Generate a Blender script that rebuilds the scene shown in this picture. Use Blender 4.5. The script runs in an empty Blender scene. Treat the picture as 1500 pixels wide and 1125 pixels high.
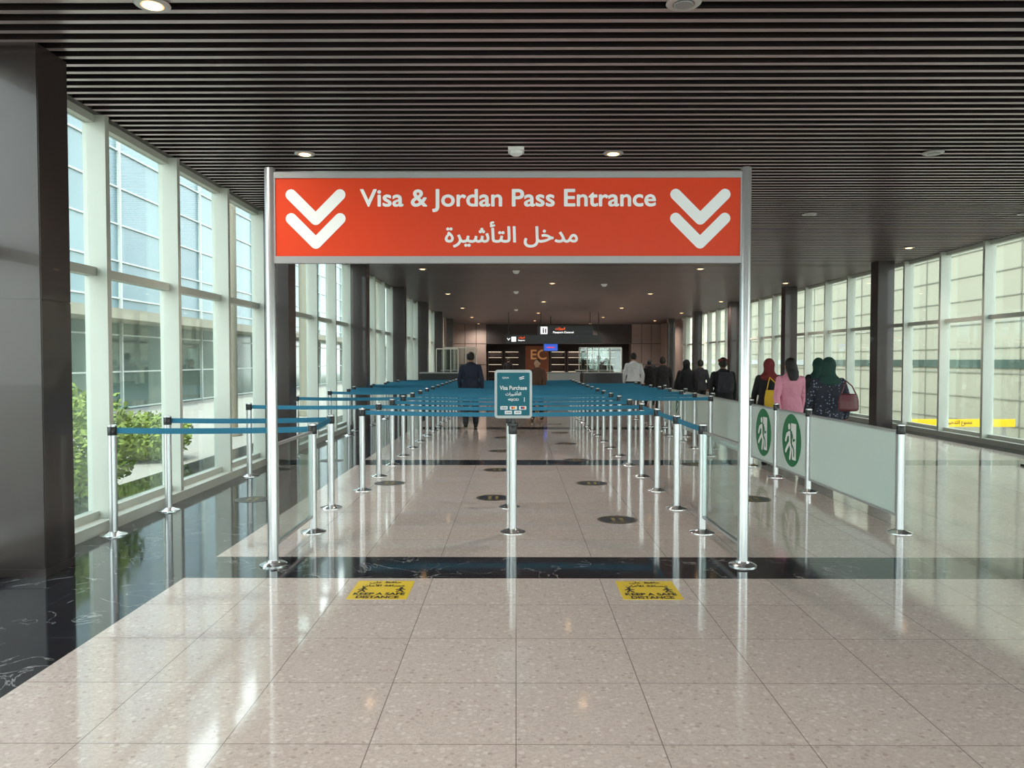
import bpy, bmesh, math, random
from mathutils import Vector, Matrix
from mathutils.geometry import interpolate_bezier
random.seed(7)
sc = bpy.context.scene
COL = sc.collection
try:
    sc.view_settings.view_transform = 'Standard'
    sc.view_settings.look = 'None'
except Exception as e:
    print('view', e)
pi = math.pi
CEIL = 3.82
XL, XR = -3.94, 9.0

# ---------------------------------------------------------------- materials
MATS = {}
def mat(name, col, rough=0.5, metal=0.0, noise=0.0, nscale=8.0, emit=0.0, coat=0.0, bump=0.0, ior=1.5):
    if name in MATS: return MATS[name]
    m = bpy.data.materials.new(name); m.use_nodes = True
    nt = m.node_tree; b = nt.nodes['Principled BSDF']
    c4 = (col[0], col[1], col[2], 1)
    b.inputs['Base Color'].default_value = c4
    b.inputs['Roughness'].default_value = rough
    b.inputs['Metallic'].default_value = metal
    b.inputs['IOR'].default_value = ior
    b.inputs['Coat Weight'].default_value = coat
    tc = nt.nodes.new('ShaderNodeTexCoord')
    nz = nt.nodes.new('ShaderNodeTexNoise'); nz.inputs['Scale'].default_value = nscale
    nz.inputs['Detail'].default_value = 4
    nt.links.new(tc.outputs['Object'], nz.inputs['Vector'])
    n = max(noise, 0.03)
    mx = nt.nodes.new('ShaderNodeMix'); mx.data_type = 'RGBA'
    mx.inputs[6].default_value = tuple(c*(1-n) for c in col) + (1,)
    mx.inputs[7].default_value = tuple(min(1, c*(1+n)) for c in col) + (1,)
    nt.links.new(nz.outputs['Fac'], mx.inputs[0])
    nt.links.new(mx.outputs[2], b.inputs['Base Color'])
    if emit:
        b.inputs['Emission Color'].default_value = c4
        b.inputs['Emission Strength'].default_value = emit
    if bump:
        bp = nt.nodes.new('ShaderNodeBump'); bp.inputs['Strength'].default_value = bump
        bp.inputs['Distance'].default_value = 0.01 if bump < 0.5 else 0.05
        nt.links.new(nz.outputs['Fac'], bp.inputs['Height']); nt.links.new(bp.outputs[0], b.inputs['Normal'])
    MATS[name] = m
    return m

def srgb(r, g, b):
    f = lambda c: (c/255/12.92) if c/255 <= 0.04045 else ((c/255+0.055)/1.055)**2.4
    return (f(r), f(g), f(b))

def glass_mat(name, tint=(0.9, 0.97, 0.95), refl=0.10, diff=0.0, dcol=(0.8, 0.9, 0.88)):
    if name in MATS: return MATS[name]
    m = bpy.data.materials.new(name); m.use_nodes = True
    nt = m.node_tree; nt.nodes.clear()
    out = nt.nodes.new('ShaderNodeOutputMaterial')
    tr = nt.nodes.new('ShaderNodeBsdfTransparent'); tr.inputs[0].default_value = tint+(1,)
    gl = nt.nodes.new('ShaderNodeBsdfGlossy'); gl.inputs['Roughness'].default_value = 0.02
    gl.inputs[0].default_value = (1, 1, 1, 1)
    lw = nt.nodes.new('ShaderNodeLayerWeight'); lw.inputs[0].default_value = 0.25
    mm = nt.nodes.new('ShaderNodeMath'); mm.operation = 'MULTIPLY_ADD'
    mm.inputs[1].default_value = refl*2.5; mm.inputs[2].default_value = refl*0.4
    nt.links.new(lw.outputs['Fresnel'], mm.inputs[0])
    mx = nt.nodes.new('ShaderNodeMixShader')
    nt.links.new(mm.outputs[0], mx.inputs[0])
    src = tr.outputs[0]
    if diff > 0:
        d = nt.nodes.new('ShaderNodeBsdfDiffuse'); d.inputs[0].default_value = dcol+(1,)
        tl = nt.nodes.new('ShaderNodeBsdfTranslucent'); tl.inputs[0].default_value = dcol+(1,)
        m0 = nt.nodes.new('ShaderNodeMixShader'); m0.inputs[0].default_value = 0.5
        nt.links.new(d.outputs[0], m0.inputs[1]); nt.links.new(tl.outputs[0], m0.inputs[2])
        m1 = nt.nodes.new('ShaderNodeMixShader'); m1.inputs[0].default_value = diff
        nt.links.new(tr.outputs[0], m1.inputs[1]); nt.links.new(m0.outputs[0], m1.inputs[2])
        src = m1.outputs[0]
    nt.links.new(src, mx.inputs[1]); nt.links.new(gl.outputs[0], mx.inputs[2])
    nt.links.new(mx.outputs[0], out.inputs[0])
    MATS[name] = m
    return m

class NT:
    def __init__(s, m): s.nt = m.node_tree
    def n(s, t, **k):
        nd = s.nt.nodes.new(t)
        for a, v in k.items(): setattr(nd, a, v)
        return nd
    def set(s, sock, v):
        if hasattr(v, 'is_linked') or hasattr(v, 'links'): s.nt.links.new(v, sock)
        else: sock.default_value = v
    def m(s, op, a, b=0.0, c=0.0):
        nd = s.n('ShaderNodeMath', operation=op)
        s.set(nd.inputs[0], a); s.set(nd.inputs[1], b); s.set(nd.inputs[2], c)
        return nd.outputs[0]
    def mix(s, f, a, b):
        nd = s.n('ShaderNodeMix', data_type='RGBA')
        s.set(nd.inputs[0], f); s.set(nd.inputs[6], a); s.set(nd.inputs[7], b)
        return nd.outputs[2]

def floor_material():
    m = bpy.data.materials.new('polished_stone_floor'); m.use_nodes = True
    k = NT(m); b = m.node_tree.nodes['Principled BSDF']
    geo = k.n('ShaderNodeNewGeometry'); sep = k.n('ShaderNodeSeparateXYZ')
    m.node_tree.links.new(geo.outputs['Position'], sep.inputs[0])
    x, y = sep.outputs[0], sep.outputs[1]
    def joint(c, off):
        fr = k.m('FRACT', k.m('DIVIDE', k.m('ADD', c, off), 0.6))
        d = k.m('ABSOLUTE', k.m('SUBTRACT', fr, 0.5))
        return k.m('GREATER_THAN', d, 0.5-0.0038)
    j = k.m('MAXIMUM', joint(x, 60.0), joint(y, 60.0-5.5))
    strip = k.m('LESS_THAN', k.m('FRACT', k.m('DIVIDE', k.m('ADD', y, 60.0-5.5), 6.0)), 0.1)
    side = k.m('LESS_THAN', x, -2.4)
    side2 = k.m('GREATER_THAN', x, 8.4)
    black = k.m('MAXIMUM', k.m('MAXIMUM', strip, side), side2)
    # terrazzo
    v = k.n('ShaderNodeTexVoronoi'); v.inputs['Scale'].default_value = 34
    m.node_tree.links.new(geo.outputs['Position'], v.inputs['Vector'])
    v2 = k.n('ShaderNodeTexVoronoi'); v2.inputs['Scale'].default_value = 90
    m.node_tree.links.new(geo.outputs['Position'], v2.inputs['Vector'])
    s1 = k.n('ShaderNodeSeparateColor'); m.node_tree.links.new(v.outputs['Color'], s1.inputs[0])
    s2 = k.n('ShaderNodeSeparateColor'); m.node_tree.links.new(v2.outputs['Color'], s2.inputs[0])
    chip = k.m('MULTIPLY', k.m('GREATER_THAN', s1.outputs[0], 0.76), k.m('LESS_THAN', v.outputs['Distance'], 0.42))
    chipd = k.m('MULTIPLY', k.m('GREATER_THAN', s1.outputs[1], 0.82), k.m('LESS_THAN', v.outputs['Distance'], 0.35))
    base = k.mix(s2.outputs[0], srgb(192, 178, 171)+(1,), srgb(208, 195, 188)+(1,))
    c = k.mix(k.m('MULTIPLY', chip, 0.5), base, srgb(228, 219, 213)+(1,))
    c = k.mix(k.m('MULTIPLY', chipd, 0.5), c, srgb(160, 142, 134)+(1,))
    # tile to tile variation
    tx = k.m('FLOOR', k.m('DIVIDE', x, 0.6)); ty = k.m('FLOOR', k.m('DIVIDE', k.m('SUBTRACT', y, 5.5), 0.6))
    cb = k.n('ShaderNodeCombineXYZ'); k.set(cb.inputs[0], tx); k.set(cb.inputs[1], ty)
    wn = k.n('ShaderNodeTexWhiteNoise'); m.node_tree.links.new(cb.outputs[0], wn.inputs['Vector'])
    c = k.mix(k.m('MULTIPLY', wn.outputs['Value'], 0.12), c, srgb(160, 142, 134)+(1,))
    # black marble
    nz = k.n('ShaderNodeTexNoise'); nz.inputs['Scale'].default_value = 2.6; nz.inputs['Detail'].default_value = 7
    nz.inputs['Distortion'].default_value = 1.2
    m.node_tree.links.new(geo.outputs['Position'], nz.inputs['Vector'])
    nm = k.n('ShaderNodeTexNoise'); nm.inputs['Scale'].default_value = 1.7
    m.node_tree.links.new(geo.outputs['Position'], nm.inputs['Vector'])
    vein = k.m('LESS_THAN', k.m('ABSOLUTE', k.m('SUBTRACT', nz.outputs['Fac'], 0.5)), 0.0055)
    vein = k.m('MULTIPLY', vein, k.m('GREATER_THAN', nm.outputs['Fac'], 0.47))
    bc = k.mix(k.m('MULTIPLY', vein, 0.5), (0.016, 0.016, 0.02, 1), (0.4, 0.4, 0.4, 1))
    c = k.mix(black, c, bc)
    jc = k.mix(black, (0.16, 0.13, 0.115, 1), (0.08, 0.08, 0.08, 1))
    c = k.mix(k.m('MULTIPLY', j, 0.8), c, jc)
    m.node_tree.links.new(c, b.inputs['Base Color'])
    b.inputs['Roughness'].default_value = 0.07
    b.inputs['IOR'].default_value = 1.7
    return m

# ---------------------------------------------------------------- mesh builder
class MB:
    def __init__(s): s.v = []; s.f = []; s.mi = []
    def add(s, vs, fs, mi=0):
        o = len(s.v); s.v += [tuple(v) for v in vs]
        for f in fs: s.f.append(tuple(o+i for i in f)); s.mi.append(mi)
    def box(s, x0, x1, y0, y1, z0, z1, mi=0):
        s.add([(x0,y0,z0),(x1,y0,z0),(x1,y1,z0),(x0,y1,z0),(x0,y0,z1),(x1,y0,z1),(x1,y1,z1),(x0,y1,z1)],
              [(0,3,2,1),(4,5,6,7),(0,1,5,4),(1,2,6,5),(2,3,7,6),(3,0,4,7)], mi)
        return s
    def lathe(s, prof, n=24, cx=0, cy=0, mi=0):
        vs = []; fs = []
        for r, z in prof:
            for i in range(n):
                a = 2*pi*i/n; vs.append((cx+r*math.cos(a), cy+r*math.sin(a), z))
        for k in range(len(prof)-1):
            for i in range(n):
                j = (i+1) % n
                fs.append((k*n+i, k*n+j, (k+1)*n+j, (k+1)*n+i))
        fs.append(tuple(range(n-1, -1, -1))); fs.append(tuple((len(prof)-1)*n+i for i in range(n)))
        s.add(vs, fs, mi); return s
    def ell(s, c, r, n=14, m=9, mi=0, fn=None):
        vs = [(0, 0, -1)]
        for k in range(1, m):
            t = -pi/2+pi*k/m
            for i in range(n):
                a = 2*pi*i/n; vs.append((math.cos(t)*math.cos(a), math.cos(t)*math.sin(a), math.sin(t)))
        vs.append((0, 0, 1)); fs = []
        for i in range(n): fs.append((0, 1+(i+1) % n, 1+i))
        for k in range(m-2):
            for i in range(n):
                j = (i+1) % n; fs.append((1+k*n+i, 1+k*n+j, 1+(k+1)*n+j, 1+(k+1)*n+i))
        L = len(vs)-1; o = 1+(m-2)*n
        for i in range(n): fs.append((L, o+i, o+(i+1) % n))
        if fn: vs = [fn(*v) for v in vs]
        s.add([(c[0]+r[0]*v[0], c[1]+r[1]*v[1], c[2]+r[2]*v[2]) for v in vs], fs, mi); return s
    def tube(s, pts, rad, n=10, mi=0, balls=True):
        for a, b, ra, rb in zip(pts[:-1], pts[1:], rad[:-1], rad[1:]):
            a = Vector(a); b = Vector(b); d = (b-a)
            if d.length < 1e-6: continue
            q = d.to_track_quat('Z', 'Y'); vs = []
            for p, r in ((a, ra), (b, rb)):
                for i in range(n):
                    t = 2*pi*i/n; vs.append(p + q @ Vector((r*math.cos(t), r*math.sin(t), 0)))
            fs = [(i, (i+1) % n, n+(i+1) % n, n+i) for i in range(n)]
            fs += [tuple(range(n-1, -1, -1)), tuple(range(n, 2*n))]
            s.add(vs, fs, mi)
        if balls:
            for p, r in zip(pts, rad): s.ell(p, (r, r, r), n, 6, mi)
        return s
    def loft(s, rings, n=20, mi=0):   # rings (z, rx, ry, cy)
        vs = []; fs = []
        for z, rx, ry, cy in rings:
            for i in range(n):
                a = 2*pi*i/n; vs.append((rx*math.cos(a), cy+ry*math.sin(a), z))
        for k in range(len(rings)-1):
            for i in range(n):
                j = (i+1) % n; fs.append((k*n+i, k*n+j, (k+1)*n+j, (k+1)*n+i))
        fs.append(tuple(range(n-1, -1, -1))); fs.append(tuple((len(rings)-1)*n+i for i in range(n)))
        s.add(vs, fs, mi); return s
    def xf(s, M):
        s.v = [tuple(M @ Vector(v)) for v in s.v]; return s
    def mesh(s, name, mats, smooth=False, angle=40):
        me = bpy.data.meshes.new(name); me.from_pydata(s.v, [], s.f)
        for m in mats: me.materials.append(m)
        me.polygons.foreach_set('material_index', s.mi)
        if smooth:
            me.polygons.foreach_set('use_smooth', [True]*len(me.polygons))
            try: me.set_sharp_from_angle(angle=math.radians(angle))
            except Exception: pass
        me.update(); return me
    def build(s, name, mats, parent=None, loc=(0, 0, 0), smooth=False, angle=40, **k):
        if not isinstance(mats, (list, tuple)): mats = [mats]
        return mkobj(name, s.mesh(name, mats, smooth, angle), parent, loc, **k)

def mkobj(name, data, parent=None, loc=(0, 0, 0), label=None, cat=None, group=None, kind=None, rot=None):
    o = bpy.data.objects.new(name, data); COL.objects.link(o); o.location = loc
    if rot: o.rotation_euler = rot
    if parent: o.parent = parent
    if label: o['label'] = label
    if cat: o['category'] = cat
    if group: o['group'] = group
    if kind: o['kind'] = kind
    return o
def empty(name, loc, label, cat, group=None, rot=None):
    e = mkobj(name, None, None, loc, label, cat, group, rot=rot); e.empty_display_size = 0.1; return e

# ---------------------------------------------------------------- text
AR = {'ا':(0xFE8D,0xFE8E),'أ':(0xFE83,0xFE84),'ب':(0xFE8F,0xFE90,0xFE91,0xFE92),'ة':(0xFE93,0xFE94),
 'ت':(0xFE95,0xFE96,0xFE97,0xFE98),'ج':(0xFE9D,0xFE9E,0xFE9F,0xFEA0),'ح':(0xFEA1,0xFEA2,0xFEA3,0xFEA4),
 'خ':(0xFEA5,0xFEA6,0xFEA7,0xFEA8),'د':(0xFEA9,0xFEAA),'ر':(0xFEAD,0xFEAE),'ز':(0xFEAF,0xFEB0),
 'س':(0xFEB1,0xFEB2,0xFEB3,0xFEB4),'ش':(0xFEB5,0xFEB6,0xFEB7,0xFEB8),'ص':(0xFEB9,0xFEBA,0xFEBB,0xFEBC),
 'ظ':(0xFEC5,0xFEC6,0xFEC7,0xFEC8),'ع':(0xFEC9,0xFECA,0xFECB,0xFECC),'ف':(0xFED1,0xFED2,0xFED3,0xFED4),
 'ق':(0xFED5,0xFED6,0xFED7,0xFED8),'ل':(0xFEDD,0xFEDE,0xFEDF,0xFEE0),'م':(0xFEE1,0xFEE2,0xFEE3,0xFEE4),
 'ن':(0xFEE5,0xFEE6,0xFEE7,0xFEE8),'و':(0xFEED,0xFEEE),'ى':(0xFEEF,0xFEF0),'ي':(0xFEF1,0xFEF2,0xFEF3,0xFEF4),
 'ﻷ':(0xFEF7,0xFEF8),'ﻻ':(0xFEFB,0xFEFC)}
def arabic(t):
    t = t.replace('لأ', 'ﻷ').replace('لا', 'ﻻ')
    out = []
    for i, ch in enumerate(t):
        if ch not in AR: out.append(ch); continue
        f = AR[ch]
        prev = i > 0 and t[i-1] in AR and len(AR[t[i-1]]) == 4
        nxt = len(f) == 4 and i+1 < len(t) and t[i+1] in AR
        k = 3 if (prev and nxt) else 2 if nxt else 1 if prev else 0
        out.append(chr(f[k]))
    return ''.join(reversed(out))

def outline_fill(body, rows):
    cu = bpy.data.curves.new('t', 'FONT'); cu.body = body; cu.size = 1
    ob = bpy.data.objects.new('t', cu); COL.objects.link(ob)
    dg = bpy.context.evaluated_depsgraph_get(); dg.update()
    c2 = ob.to_curve(dg); loops = []
    for s in c2.splines:
        if s.type == 'BEZIER':
            bp = s.bezier_points; n = len(bp); L = []
            for i in range(n):
                a, b = bp[i], bp[(i+1) % n]
                L += [(p.x, p.y) for p in interpolate_bezier(a.co, a.handle_right, b.handle_left, b.co, 7)[:-1]]
            loops.append(L)
        else: loops.append([(p.co.x, p.co.y) for p in s.points])
    ob.to_curve_clear(); bpy.data.objects.remove(ob)
    ys = [p[1] for L in loops for p in L]; y0, y1 = min(ys), max(ys); h = (y1-y0)/rows
    vs = []; fs = []
    for r in range(rows):
        ym = y0+(r+0.5)*h; xs = []
        for L in loops:
            for i in range(len(L)):
                (xa, ya), (xb, yb) = L[i-1], L[i]
                if (ya <= ym) != (yb <= ym):
                    t = (ym-ya)/(yb-ya); k = (xb-xa)/(yb-ya)
                    xs.append((xa+t*(xb-xa), 1 if yb > ya else -1, max(-3, min(3, k))))
        xs.sort(); wnd = 0
        for x, d, k in xs:
            if wnd == 0: st = (x, k)
            wnd += d
            if wnd == 0:
                o = len(vs); a, ka = st; q = h/2
                vs += [(a-ka*q, ym-q), (x-k*q, ym-q), (x+k*q, ym+q), (a+ka*q, ym+q)]; fs.append((o, o+1, o+2, o+3))
    return vs, fs
def text_mesh(body, w, h, material, bold=0.0, M=None, name='lettering', rows=56):
    """bold = stroke thickening as a fraction of the lettering height"""
    vs, fs = outline_fill(body, rows)
    xs = [v[0] for v in vs]; ys = [v[1] for v in vs]
    x0, x1, y0, y1 = min(xs), max(xs), min(ys), max(ys)
    sx = w/(x1-x0); sy = (h/(y1-y0)) if h else sx; H = (y1-y0)*sy
    b = MB(); d = bold*H
    offs = [(0, 0)] if d <= 0 else [(d*math.cos(a*pi/4), d*math.sin(a*pi/4)) for a in range(8)]
    for i, (ox, oy) in enumerate(offs):
        b.add([((v[0]-(x0+x1)/2)*sx+ox, (v[1]-(y0+y1)/2)*sy+oy, i*0.00012) for v in vs], fs)
    if M: b.xf(M)
    return b.mesh(name, [material])
FRONT = Matrix.Rotation(pi/2, 4, 'X')                   # faces -Y
def strokes(polys, r, M, cap=12, z=0.0):
    """thick rounded strokes in 2D"""
    b = MB(); q = 0
    for pts in polys:
        for (x0, y0), (x1, y1) in zip(pts[:-1], pts[1:]):
            dx, dy = x1-x0, y1-y0; L = math.hypot(dx, dy); nx, ny = -dy/L*r, dx/L*r; zz = z+q*0.00015; q += 1
            b.add([(x0+nx,y0+ny,zz),(x0-nx,y0-ny,zz),(x1-nx,y1-ny,zz),(x1+nx,y1+ny,zz)], [(0,1,2,3)])
        for x, y in pts: disc(b, x, y, r, cap, z+q*0.00015); q += 1
    return b.xf(M) if M else b
def disc(b, x, y, r, n=24, z=0, ry=None, mi=0):
    ry = ry or r
    b.add([(x+r*math.cos(2*pi*i/n), y+ry*math.sin(2*pi*i/n), z) for i in range(n)], [tuple(range(n))], mi)
def ring(b, x, y, r0, r1, n=32, z=0, mi=0):
    vs = []
    for i in range(n):
        a = 2*pi*i/n; vs += [(x+r0*math.cos(a), y+r0*math.sin(a), z), (x+r1*math.cos(a), y+r1*math.sin(a), z)]
    b.add(vs, [(2*i, 2*i+1, 2*((i+1) % n)+1, 2*((i+1) % n)) for i in range(n)], mi)
def poly(b, pts, z=0, mi=0): b.add([(p[0], p[1], z) for p in pts], [tuple(range(len(pts)))], mi)

# ---------------------------------------------------------------- common materials
M_steel = mat('brushed_aluminium', (0.60, 0.60, 0.61), 0.30, 0.85, 0.05, 30)
M_chrome = mat('polished_steel', (0.70, 0.70, 0.70), 0.16, 0.95)
M_alu = mat('window_aluminium', srgb(186, 188, 178), 0.4, 0.1, 0.04, 3)
M_dark = mat('dark_bronze_metal', srgb(56, 47, 46), 0.3, 0.3, 0.12, 2, coat=0.25)
M_black = mat('black_plastic', (0.012, 0.012, 0.013), 0.35)
M_white = mat('white_vinyl', (0.85, 0.85, 0.84), 0.45)
M_glass = glass_mat('window_glass', (0.90, 0.97, 0.95), 0.07)
M_clear = glass_mat('clear_screen_glass', (0.86, 0.93, 0.91), 0.12)
M_frost = glass_mat('frosted_glass', (0.80, 0.88, 0.86), 0.10, 0.84, srgb(226, 233, 229))

# ---------------------------------------------------------------- shell
def struct(b, name, mats, label, smooth=False):
    o = b.build(name, mats, smooth=smooth); o['kind'] = 'structure'; o['label'] = label; return o
b = MB(); b.add([(-5,-8,0),(10,-8,0),(10,62,0),(-5,62,0)], [(0,1,2,3)])
struct(b, 'floor', [floor_material()], 'polished beige terrazzo tiles with black marble bands')
# ceiling
M_slat = mat('slat_metal_painted_sheen', srgb(186, 170, 171), 0.34, 0.6, 0.06, 3)  # pale underside of the dark slats: reflected light painted into the colour
M_slatd = mat('ceiling_slat_side', srgb(36, 28, 29), 0.4, 0.2, 0.06, 3)
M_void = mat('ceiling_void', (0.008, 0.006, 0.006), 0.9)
b = MB()
P = 0.15; y = -7.9
while y < 48:
    b.box(-3.82, 8.85, y, y+0.05, CEIL+0.0005, CEIL+0.06, 1)
    b.add([(-3.82,y,CEIL),(-3.82,y+0.05,CEIL),(8.85,y+0.05,CEIL),(8.85,y,CEIL)], [(0,1,2,3)], 0)
    b.box(-3.82, 8.85, y+0.065, y+0.135, CEIL+0.035, CEIL+0.06, 1)
    y += P
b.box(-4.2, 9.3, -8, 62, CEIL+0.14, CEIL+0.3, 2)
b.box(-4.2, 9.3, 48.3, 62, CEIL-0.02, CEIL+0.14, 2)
struct(b, 'ceiling', [M_slat, M_slatd, M_void], 'dark brown linear slat ceiling')
M_wall = mat('taupe_wall_panels', srgb(130, 116, 110), 0.5, 0, 0.08, 1.5)
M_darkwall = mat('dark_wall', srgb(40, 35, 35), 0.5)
# side wall ends and far wall with wide opening
b = MB(); b.box(XL-0.25, XL, 41.6, 62, 0, CEIL+0.2); struct(b, 'wall_west', [M_wall], 'taupe panelled side wall')
b = MB(); b.box(XR, XR+0.25, 41.6, 62, 0, CEIL+0.2); struct(b, 'wall_east', [M_wall], 'taupe panelled side wall')
b = MB(); b.box(XL, -1.87, 48, 48.3, 0, CEIL); b.box(7.2, XR, 48, 48.3, 0, CEIL)
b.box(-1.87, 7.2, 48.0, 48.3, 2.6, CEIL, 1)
for xx in (-3.2, -2.5): b.box(xx, xx+0.03, 47.985, 48.0, 0, CEIL, 1)
for xx in (7.8, 8.4): b.box(xx, xx+0.03, 47.985, 48.0, 0, CEIL, 1)
for zz in (1.3, 2.6): b.box(XL, -1.87, 47.985, 48, zz, zz+0.03, 1); b.box(7.2, XR, 47.985, 48, zz, zz+0.03, 1)
struct(b, 'wall_north', [M_wall, M_darkwall], 'taupe panel wall around a wide dark opening')
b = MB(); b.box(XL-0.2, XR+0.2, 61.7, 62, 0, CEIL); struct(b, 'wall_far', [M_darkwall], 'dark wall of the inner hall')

# windows: bay of 1.5 m
def window(n, side, y0):
    b = MB()
    x = XL if side < 0 else XR
    s = side
    def bx(xa, xb, *r, mi=0): b.box(min(xa, xb), max(xa, xb), *r, mi)
    bx(x+s*0.04, x-s*0.17, y0-0.035, y0+0.035, 0.10, CEIL)                  # vertical fin
    bx(x+s*0.03, x-s*0.07, y0+0.035, y0+1.465, 2.35, 2.43)                 # transom
    bx(x+s*0.03, x-s*0.07, y0+0.035, y0+1.465, CEIL-0.07, CEIL)            # head
    bx(x+s*0.03, x-s*0.06, y0+0.035, y0+1.465, 0.10, 0.17)                 # sill rail
    bx(x+s*0.04, x-s*0.19, y0-0.035, y0+1.465, 0.0, 0.10)                  # plinth
    b.box(x-0.006, x+0.006, y0+0.03, y0+1.47, 0.17, 2.35, 1)
    b.box(x-0.006, x+0.006, y0+0.03, y0+1.47, 2.43, CEIL-0.07, 1)
    struct(b, 'window_%d' % n, [M_alu, M_glass], 'full-height aluminium framed window bay')
n = 1
for side in (-1, 1):
    for i in range(33):
        window(n, side, -7.9+0.035+1.5*i); n += 1
# unseen end wall behind the viewer, glazed to let in extra daylight
b = MB()
for i in range(10):
    xx = XL+i*(XR-XL)/9; b.box(xx-0.035, xx+0.035, -8.1, -7.93, 0, CEIL+0.14)
for z0, z1 in ((0, 0.12), (2.35, 2.43), (CEIL-0.05, CEIL+0.14)): b.box(XL, XR, -8.09, -7.99, z0, z1)
b.box(XL, XR, -8.05, -8.04, 0.1, CEIL, 1)
struct(b, 'window_%d' % n, [M_alu, M_glass], 'unseen aluminium framed end wall, glazed to add daylight')
# dark perimeter trims
b = MB(); b.box(XL-0.05, -3.80, -8, 48, CEIL, CEIL+0.14); struct(b, 'trim_1', [M_dark], 'dark ceiling edge trim')
b = MB(); b.box(8.84, XR+0.1, -8, 48, CEIL, CEIL+0.14); struct(b, 'trim_2', [M_dark], 'dark ceiling edge trim')

# columns
def column(x0, x1, y0, near=False):
    e = MB(); y1 = y0+0.36
    e.box(x0, x1, y0, y1, 0.0, CEIL)
    e.box(x0-0.004, x1+0.004, y0-0.004, y1+0.004, 0.0, 0.06)
    # raised cladding seams
    e.box(x0+0.0, x1, y0-0.006, y0, 0.08, 2.0); e.box(x0, x1, y0-0.006, y0, 2.01, CEIL)
    if x0 > 0: e.box(x0-0.006, x0, y0, y1, 0.08, 2.0); e.box(x0-0.006, x0, y0, y1, 2.01, CEIL)
    else: e.box(x1, x1+0.006, y0, y1, 0.08, 2.0); e.box(x1, x1+0.006, y0, y1, 2.01, CEIL)
    o = e.build('column', [M_dark], label='dark bronze metal clad square column beside the windows', cat='column', group='hall columns')
for i in range(-1, 7):
    column(-3.76, -3.40, 5.5+6*i)
    column(8.19, 8.55, 5.5+6*i)

# ---------------------------------------------------------------- downlights
M_lit = mat('lamp_lens_lit', (1.0, 0.58, 0.26), 0.4, emit=6)
M_off = mat('lamp_lens_off', (0.25, 0.25, 0.25), 0.3)
M_ring = mat('lamp_ring', (0.55, 0.53, 0.52), 0.35, 0.5)
ringme = MB().lathe([(0.105, -0.004), (0.11, -0.012), (0.10, -0.02), (0.07, -0.02), (0.065, -0.006)], 28).mesh('ring', [M_ring], True)
lb = MB(); lb.lathe([(0.06, -0.021), (0.055, -0.026)], 20)
lens_lit = lb.mesh('lens', [M_lit]); lens_off = lb.mesh('lens', [M_off])
ld = bpy.data.lights.new('downlight_lamp', 'SPOT'); ld.energy = 150; ld.spot_size = math.radians(130); ld.spot_blend = 0.8
ld.color = (1.0, 0.88, 0.76); ld.shadow_soft_size = 0.045
ld2 = ld.copy(); ld2.energy = 420; ld2.spot_size = math.radians(160)
for ci, x in enumerate((-2.29, 1.05, 4.5, 7.8)):
    for r in range(18):
        y = -2.1+3.5*r
        if 47 < y < 49: continue
        lit = not (ci == 2 and y < 13) and not (ci == 1 and abs(y-4.9) < .1) and not (ci == 3 and y < 14)
        if y > 14 and (ci+r) % 2: 
            continue
        e = empty('ceiling_downlight', (x, y, CEIL if y < 48 else CEIL-0.02), 'round recessed ceiling downlight, '+('glowing warm' if lit else 'switched off'), 'ceiling light', 'ceiling downlights')
        mkobj('trim_ring', ringme, e); mkobj('lens', lens_lit if lit else lens_off, e)
        if lit:
            l = mkobj('lamp', ld if y < 28 else ld2, e, (0, 0, -0.05))
# smoke detectors
M_dev = mat('white_device', (0.8, 0.8, 0.78), 0.4)
for x, y in ((0.0, 8.25), (0.0, 19.4), (0.0, 25.2), (0.0, 34), (2.6, 22.8)):
    b = MB(); b.box(-0.085, 0.085, -0.085, 0.085, -0.03, 0); b.lathe([(0.07, -0.03), (0.065, -0.06), (0.04, -0.075)], 20)
    b.build('smoke_detector', [M_dev], loc=(x, y, CEIL), label='white square ceiling smoke detector', cat='smoke detector', group='ceiling detectors')

# ---------------------------------------------------------------- main overhead sign
M_orange = mat('orange_sign_face', srgb(210, 58, 14), 0.4, 0, 0.02, 2, ior=1.35)
M_signw = mat('sign_white', (0.80, 0.80, 0.80), 0.5)
SY = 5.86
S = empty('overhead_entrance_sign', (-0.065, SY, 0), 'orange entrance banner sign on two tall silver posts', 'sign')
for px in (-1.80, 1.80):
    MB().lathe([(0.04, 0.03), (0.04, 3.015), (0.036, 3.025)], 24).build('post', [M_steel], S, (px, 0, 0), True)
    MB().lathe([(0.105, 0.0), (0.105, 0.008), (0.09, 0.018), (0.055, 0.028), (0.05, 0.04)], 32).build('base_plate', [M_chrome], S, (px, 0, 0), True)
b = MB(); b.box(-1.76, 1.76, -0.022, 0.022, 2.945, 2.99); b.box(-1.76, 1.76, -0.022, 0.022, 2.305, 2.358)
b.box(-1.785, -1.755, -0.02, 0.02, 2.305, 2.99); b.box(1.755, 1.785, -0.02, 0.02, 2.305, 2.99)
b.build('frame', [mat('sign_frame_grey', srgb(150, 148, 148), 0.45, 0.5)], S)
MB().box(-1.755, 1.755, -0.012, 0.012, 2.358, 2.945).build('sign_panel', [M_orange], S)
def sx(px): return (px-743.5)/192.3     # local x on sign
def sz(py): return 1.57+(528-py)/192.3
mkobj('lettering', text_mesh('Visa & Jordan Pass Entrance', sx(958)-sx(530), 0.165, M_signw, 0.026, FRONT, rows=130), S, ((sx(958)+sx(530))/2, -0.014, sz(296)))
mkobj('lettering', text_mesh(arabic('مدخل التأشيرة'), sx(845)-sx(653), 0.19, M_signw, 0.02, FRONT, rows=130), S, ((sx(845)+sx(653))/2, -0.014, sz(345)))
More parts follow.
